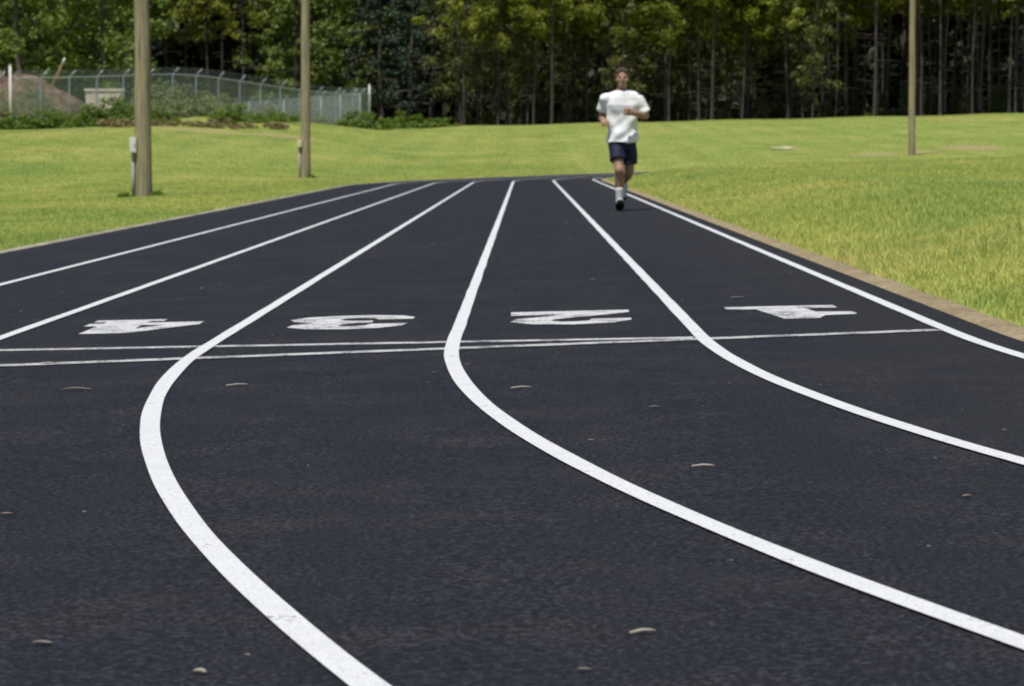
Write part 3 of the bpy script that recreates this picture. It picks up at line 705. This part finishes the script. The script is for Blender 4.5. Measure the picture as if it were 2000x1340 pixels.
# trunk of the body
loft(b, [((.02, .05, .80), .15, .10), ((.02, .05, .90), .155, .105), ((.015, .035, 1.02), .135, .095), ((.012, .015, 1.18), .155, .105), ((.012, .01, 1.30), .15, .09), ((.012, .005, 1.37), .09, .065), ((.012, -.005, 1.40), .055, .055)])
cap(b, (.012, .0, 1.34), (.012, -.012, 1.46), .058, .050)
# head: skull, jaw, brow, nose, lips, ears
ell(b, (.012, -.015, 1.545), (.074, .094, .092)); ell(b, (.012, -.046, 1.483), (.058, .064, .066)); cap(b, (-.002, -.086, 1.444), (.026, -.086, 1.444), .021, .021)
cap(b, (-.016, -.094, 1.552), (.040, -.094, 1.552), .013, .013); cap(b, (.012, -.104, 1.54), (.012, -.122, 1.506), .010, .0135)
ell(b, (-.024, -.076, 1.500), (.030, .028, .030)); ell(b, (.048, -.076, 1.500), (.030, .028, .030)); ell(b, (.012, -.092, 1.472), (.026, .022, .020))
ell(b, (-.066, .0, 1.515), (.012, .022, .033)); ell(b, (.090, .0, 1.515), (.012, .022, .033))
# arms
for s in 'RL':
    sh, e, w = (Vector(J[k + s]) for k in ('sh', 'el', 'wr'))
    cap(b, sh, e, .052, .041); m = e.lerp(w, .3); cap(b, e, m, .041, .044); cap(b, m, w, .044, .028)
    # loosely closed hand: palm, four curled fingers, thumb from the side of the palm
    d = (w - e).normalized(); side = Vector((1 if s == 'R' else .4, 0, .25)) if s == 'R' else Vector((0.25, 0, 1)); side = (side - d * side.dot(d)).normalized(); nrm = d.cross(side)
    if s == 'L': nrm = nrm if nrm.y > 0 else -nrm
    else: nrm = nrm if nrm.z < 0 else -nrm
    pm = w + d * .048
    cap(b, w, w + d * .03, .029, .031)
    for k in range(4):
        o_ = side * (.030 - .020 * k); kn = w + d * .088 + o_; ln_ = (.034, .039, .036, .028)[k]
        cap(b, w + d * .02 + o_ * .7, kn, .0155, .0125, 10); p2 = kn + d * ln_ * .35 + nrm * ln_; cap(b, kn, p2, .0115, .0105, 10); p3 = p2 - d * ln_ * .8 + nrm * .006; cap(b, p2, p3, .0105, .009, 10)
    t1 = w + d * .03 + side * .036; t2 = t1 + d * .035 + side * .012 + nrm * .02; cap(b, w + d * .012 + side * .018, t1, .017, .015, 10); cap(b, t1, t2, .014, .012, 10); cap(b, t2, t2 + d * .018 - side * .016 + nrm * .016, .012, .010, 10)
# legs
for s in 'RL':
    h, k, a = (Vector(J[q + s]) for q in ('hip', 'knee', 'ank'))
    cap(b, h, k, .083, .055); ell(b, k + Vector((0, -.008, 0)), (.055, .055, .062))
    bk = (a - k).normalized().cross(Vector((1, 0, 0))).normalized(); bk = bk if (bk.y > 0 or bk.z < -.5) else -bk
    m = k.lerp(a, .33) + bk * .016; cap(b, k, m, .050, .055); cap(b, m, a, .055, .034)
body = link('body', fuse('runner_body', b, M['skin'], .0062, 5), person)
# eyes and mouth
for x in (-.018, .042):
    bm = bmesh.new(); ell(bm, (x, -.103, 1.533), (.010, .006, .005)); link('eye', mesh_bm('eye', bm, M['eye'], True), body)
bm = bmesh.new(); ell(bm, (.012, -.110, 1.470), (.020, .006, .004)); link('mouth', mesh_bm('mouth', bm, M['lip'], True), body)
# hair: short cap over the skull, uneven fringe
b = bmesh.new(); ell(b, (.012, .004, 1.572), (.084, .098, .084)); ell(b, (.012, .035, 1.53), (.083, .072, .075))
for k in range(26):
    a = k * 2.4; q = .35 + .6 * (k % 5) / 5; ell(b, (.012 + math.cos(a) * .072 * q, -.02 + math.sin(a) * .075 * q, 1.625 - .035 * q * q + .006 * (k % 3)), (.02, .022, .018))
for k in range(6): ell(b, (-.045 + .022 * k, -.088 + .004 * (k % 2), 1.592 + .008 * (k % 3)), (.018, .014, .022))
for x in (-.068, .092): ell(b, (x, -.012, 1.548), (.012, .03, .035))
bmc = fuse('hair', b, M['hair'], .007, 2, lambda c: .004 * noise.noise(c * 60))
bm = bmesh.new(); bm.from_mesh(bmc)                       # open the face
bmesh.ops.delete(bm, geom=[v for v in bm.verts if v.co.y < -.062 and v.co.z < 1.578], context='VERTS')
bm.to_mesh(bmc); bm.free(); link('hair', bmc, person)
# t-shirt
b = bmesh.new()
loft(b, [((.02, .035, .785), .186, .158), ((.02, .035, .83), .183, .152), ((.018, .03, .95), .172, .136), ((.014, .022, 1.10), .176, .130), ((.012, .01, 1.22), .186, .128), ((.012, .005, 1.30), .178, .112), ((.012, .002, 1.345), .130, .092), ((.012, -.002, 1.378), .078, .075)])
for s in 'RL':
    cap(b, (.012 + (-.05 if s == 'R' else .05), 0, 1.322), Vector(J['sh' + s]) + Vector((0, 0, -.012)), .068, .066)
    sh, e = Vector(J['sh' + s]), Vector(J['el' + s]); d = (e - sh).normalized(); inn = Vector((.06 if s == 'R' else -.06, 0, .005)); q = (e - sh).length
    lofts = [(sh + inn, .066, .074, d), (sh, .070, .074, d), (sh + d * .08, .068, .069, d), (sh + d * (q * .80 if s == 'L' else q * .62), .072, .073, d)]
    n = 28; rows = []
    for c, rx, ry, nn in lofts:
        u = Vector((0, 1, 0)); u = (u - nn * u.dot(nn)).normalized(); w_ = nn.cross(u)
        rows.append([b.verts.new(c + u * rx * math.cos(2 * math.pi * k / n) + w_ * ry * math.sin(2 * math.pi * k / n)) for k in range(n)])
    for a, c in zip(rows, rows[1:]):
        for k in range(n): b.faces.new((a[k], a[(k + 1) % n], c[(k + 1) % n], c[k]))
    b.faces.new(rows[0][::-1]); b.faces.new(rows[-1])
def shirt_wr(c):
    f1 = noise.noise(Vector((c.x * 5 + c.z * 7, c.y * 5, c.z * 5 - c.x * 6)))
    f2 = noise.noise(Vector((c.x * 13, c.y * 13, c.z * 5 + c.x * 9)))
    f3 = noise.noise(Vector((c.x * 9 - c.z * 11, c.y * 6, c.z * 3 + 4)))
    return .017 * f1 + .009 * f2 + .016 * f3 * (1 if c.z < 1.2 else .4)
shirt = link('t_shirt', fuse('t_shirt', b, M['shirt'], .008, 4, shirt_wr), person)
bm = bmesh.new(); ring = [(.012 + .070 * math.cos(a), -.008 + .068 * math.sin(a), 1.374 + .018 * math.sin(a)) for a in np.linspace(0, 2 * math.pi, 25)]
bm_tube(bm, ring, [.011] * 25, 8, False); link('collar', mesh_bm('collar', bm, M['shirt'], True), shirt)
# shorts
b = bmesh.new()
loft(b, [((.02, .055, .70), .155, .118), ((.02, .055, .80), .166, .122), ((.02, .053, .90), .160, .118)])
for s in 'RL':
    h, k = Vector(J['hip' + s]), Vector(J['knee' + s]); d = (k - h).normalized(); L = .285 if s == 'R' else .30
    loft(b, [(h + d * .05, .078, .085, -d), (h + d * .12, .090, .100, -d), (h + d * L, .096, .108, -d)])
shorts = link('shorts', fuse('shorts', b, M['shorts'], .008, 3, lambda c: .008 * noise.noise(Vector((c.x * 12, c.y * 12, c.z * 6)))), person)
# socks and shoes
for s, pitch in (('R', -0.33), ('L', 1.25)):
    k, a = Vector(J['knee' + s]), Vector(J['ank' + s]); d = (k - a).normalized()
    b = bmesh.new(); cap(b, a - d * .02, a + d * .13, .040, .0475); link('sock', fuse('sock', b, M['sock'], .006, 2), person)
    rot = Matrix.Rotation(pitch, 4, 'X'); fr = Matrix.Translation(a) @ rot
    b = bmesh.new()
    cap(b, (0, .045, -.052), (0, -.03, -.045), .040, .043); cap(b, (0, -.03, -.052), (.0, -.145, -.062), .043, .036); cap(b, (0, .02, -.03), (0, .01, .0), .042, .046)
    ell(b, (.0, -.11, -.066), (.046, .075, .034))
    b.transform(fr); shoe = link('shoe', fuse('shoe', b, M['shoe'], .006, 3), person)
    b = bmesh.new(); loft(b, [((0, -.055, -.102), .048, .142), ((0, -.055, -.092), .053, .150), ((0, -.055, -.074), .051, .148)]); ell(b, (0, -.175, -.078), (.040, .035, .030)); b.transform(fr)
    link('sole', fuse('sole', b, M['sole'], .006, 1), shoe)

# ------------------------------------------------------------------ leaf scraps and twigs lying on the track, pale stone in the field
M['dryleaf'] = mat_simple('dry_leaf', (.21, .185, .145), .8, .3, 20, .2); M['twig'] = mat_simple('bleached_twig', (.36, .32, .26), .8, .3, 20, .2); M['rustleaf'] = mat_simple('rust_leaf', (.33, .22, .15), .8, .3, 20, .2)
M['stone'] = mat_simple('pale_stone', (.42, .40, .24), .9, .3, 3, .2, .4)
def leaf_scrap(x, y, L, rot, mat, label, wd=.42):
    L *= .75; bm = bmesh.new(); n = 7; rows = []
    for i in range(n):
        u = i / (n - 1); w_ = L * wd * .5 * math.sin(math.pi * (.06 + .88 * u)) ** .8; zc = .003 + L * .04 * math.sin(math.pi * u)
        rows.append([bm.verts.new((L * (u - .5), -w_, zc + w_ * .08)), bm.verts.new((L * (u - .5), 0, zc)), bm.verts.new((L * (u - .5), w_, zc + w_ * .16))])
    for a, b_ in zip(rows, rows[1:]):
        bm.faces.new((a[0], b_[0], b_[1], a[1])); bm.faces.new((a[1], b_[1], b_[2], a[2]))
    o = link('dry_leaf', mesh_bm('dry_leaf', bm, mat, True)); o.location = (x, y, SL * x + .022); o.rotation_euler = (0, 0, rot)
    tag(o, label, 'leaf', 'dry leaves on the track'); return o
def twig(x, y, L, rot, label):
    L *= .85; bm = bmesh.new(); bm_tube(bm, [(-L / 2, 0, .004), (0, L * .03, .006), (L * .3, L * .01, .005), (L / 2, -L * .03, .004)], [.0025, .0032, .003, .0016], 6)
    if L > .085: bm_tube(bm, [(L * .1, L * .04, .009), (L * .28, L * .16, .012)], [.002, .0015], 5)
    o = link('twig', mesh_bm('twig', bm, M['twig'], True)); o.location = (x, y, SL * x + .021); o.rotation_euler = (0, 0, rot)
    tag(o, label, 'twig', 'twigs on the track'); return o
twig(.17, 3.85, .050, .5, 'pale twig near the bottom edge, between the two boldest curved lines')
twig(-.88, 8.23, .09, .6, 'bent pale twig just right of the leftmost curved line, below the crossing lines')
twig(.39, 5.86, .06, .2, 'thin pale twig in the middle of the second lane on the right')
twig(-.44, 3.62, .024, -.5, 'short twig at the bottom edge, left of the leftmost curved line')
twig(-.01, 7.92, .08, .5, 'thin twig just right of the central curved line')
leaf_scrap(.87, 5.27, .030, .4, M['rustleaf'], 'pinkish leaf scrap near the right edge of the picture')
leaf_scrap(.35, 7.24, .045, .1, M['dryleaf'], 'tan leaf between the central and right curved lines, near the crossing lines')
leaf_scrap(-1.65, 9.30, .085, .3, M['dryleaf'], 'tan leaf lying on the crossing line at the far left')
leaf_scrap(-1.37, 8.21, .12, .0, M['dryleaf'], 'long faded leaf below the crossing lines at the left', .25)
leaf_scrap(-1.03, 5.32, .03, .2, M['rustleaf'], 'small pink leaf scrap at the left edge of the picture')
leaf_scrap(.08, 3.58, .026, .0, M['dryleaf'], 'small leaf at the very bottom edge, right of centre')
leaf_scrap(-.70, 3.87, .04, -.2, M['dryleaf'], 'curled leaf in the bottom left corner of the track')
leaf_scrap(.98, 12.4, .09, .1, M['dryleaf'], 'pale leaf just beyond the painted number 1')
grit = [(-.88, 5.35), (-.39, 3.76), (-.29, 8.6), (-.19, 8.89), (.1, 9.14), (.16, 6.48), (.48, 7.26), (.38, 4.93), (.35, 4.53), (.7, 4.64), (.91, 5.95), (1.14, 7.0), (.86, 7.84), (.96, 6.67), (1.16, 6.5), (.04, 27.71), (.43, 19.67), (-.49, 6.07), (-1.06, 7.08), (.19, 6.47), (.72, 12.3), (1.3, 13.5), (-3.3, 24), (-3.6, 26.5), (-3.5, 22.3), (-1.7, 15), (1.2, 22), (.4, 26), (1.15, 16.5)]
grit += [(random.uniform(-2.5, 1.6), random.uniform(3.3, 26)) for _ in range(30)]
V, F = [], []
for x, y in grit:
    L = random.uniform(.003, .006) * (1 + y * .12); a = random.uniform(0, 6.28)
    for k in range(1):
        i0 = len(V); z = SL * x + .021
        for q, (u, w_, hh) in enumerate(((-1, 0, 0), (0, -.5, .1), (1, .1, .05), (.1, .5, .0), (0, 0, .18))):
            V.append((x + (u * math.cos(a) - w_ * math.sin(a)) * L, y + (u * math.sin(a) + w_ * math.cos(a)) * L, z + hh * L))
        for q in range(4): F.append((i0 + q, i0 + (q + 1) % 4, i0 + 4))
o = link('track_litter', mesh_np('track_litter', np.array(V), np.array(F), M['dryleaf'])); tag(o, 'tiny scraps of leaf and grit scattered over the track', 'litter', kind='stuff')
bm = bmesh.new(); ell(bm, (0, 0, .03), (.5, .4, .10))
for v in bm.verts: v.co += v.co.normalized() * .12 * noise.noise(v.co * 2.5)
o = link('pale_stone', mesh_bm('pale_stone', bm, M['stone'], True)); o.location = (10.6, 111.0, tz(10.6, 111.0)); tag(o, 'flat pale stone lying in the grass between the runner and the right pole', 'stone')
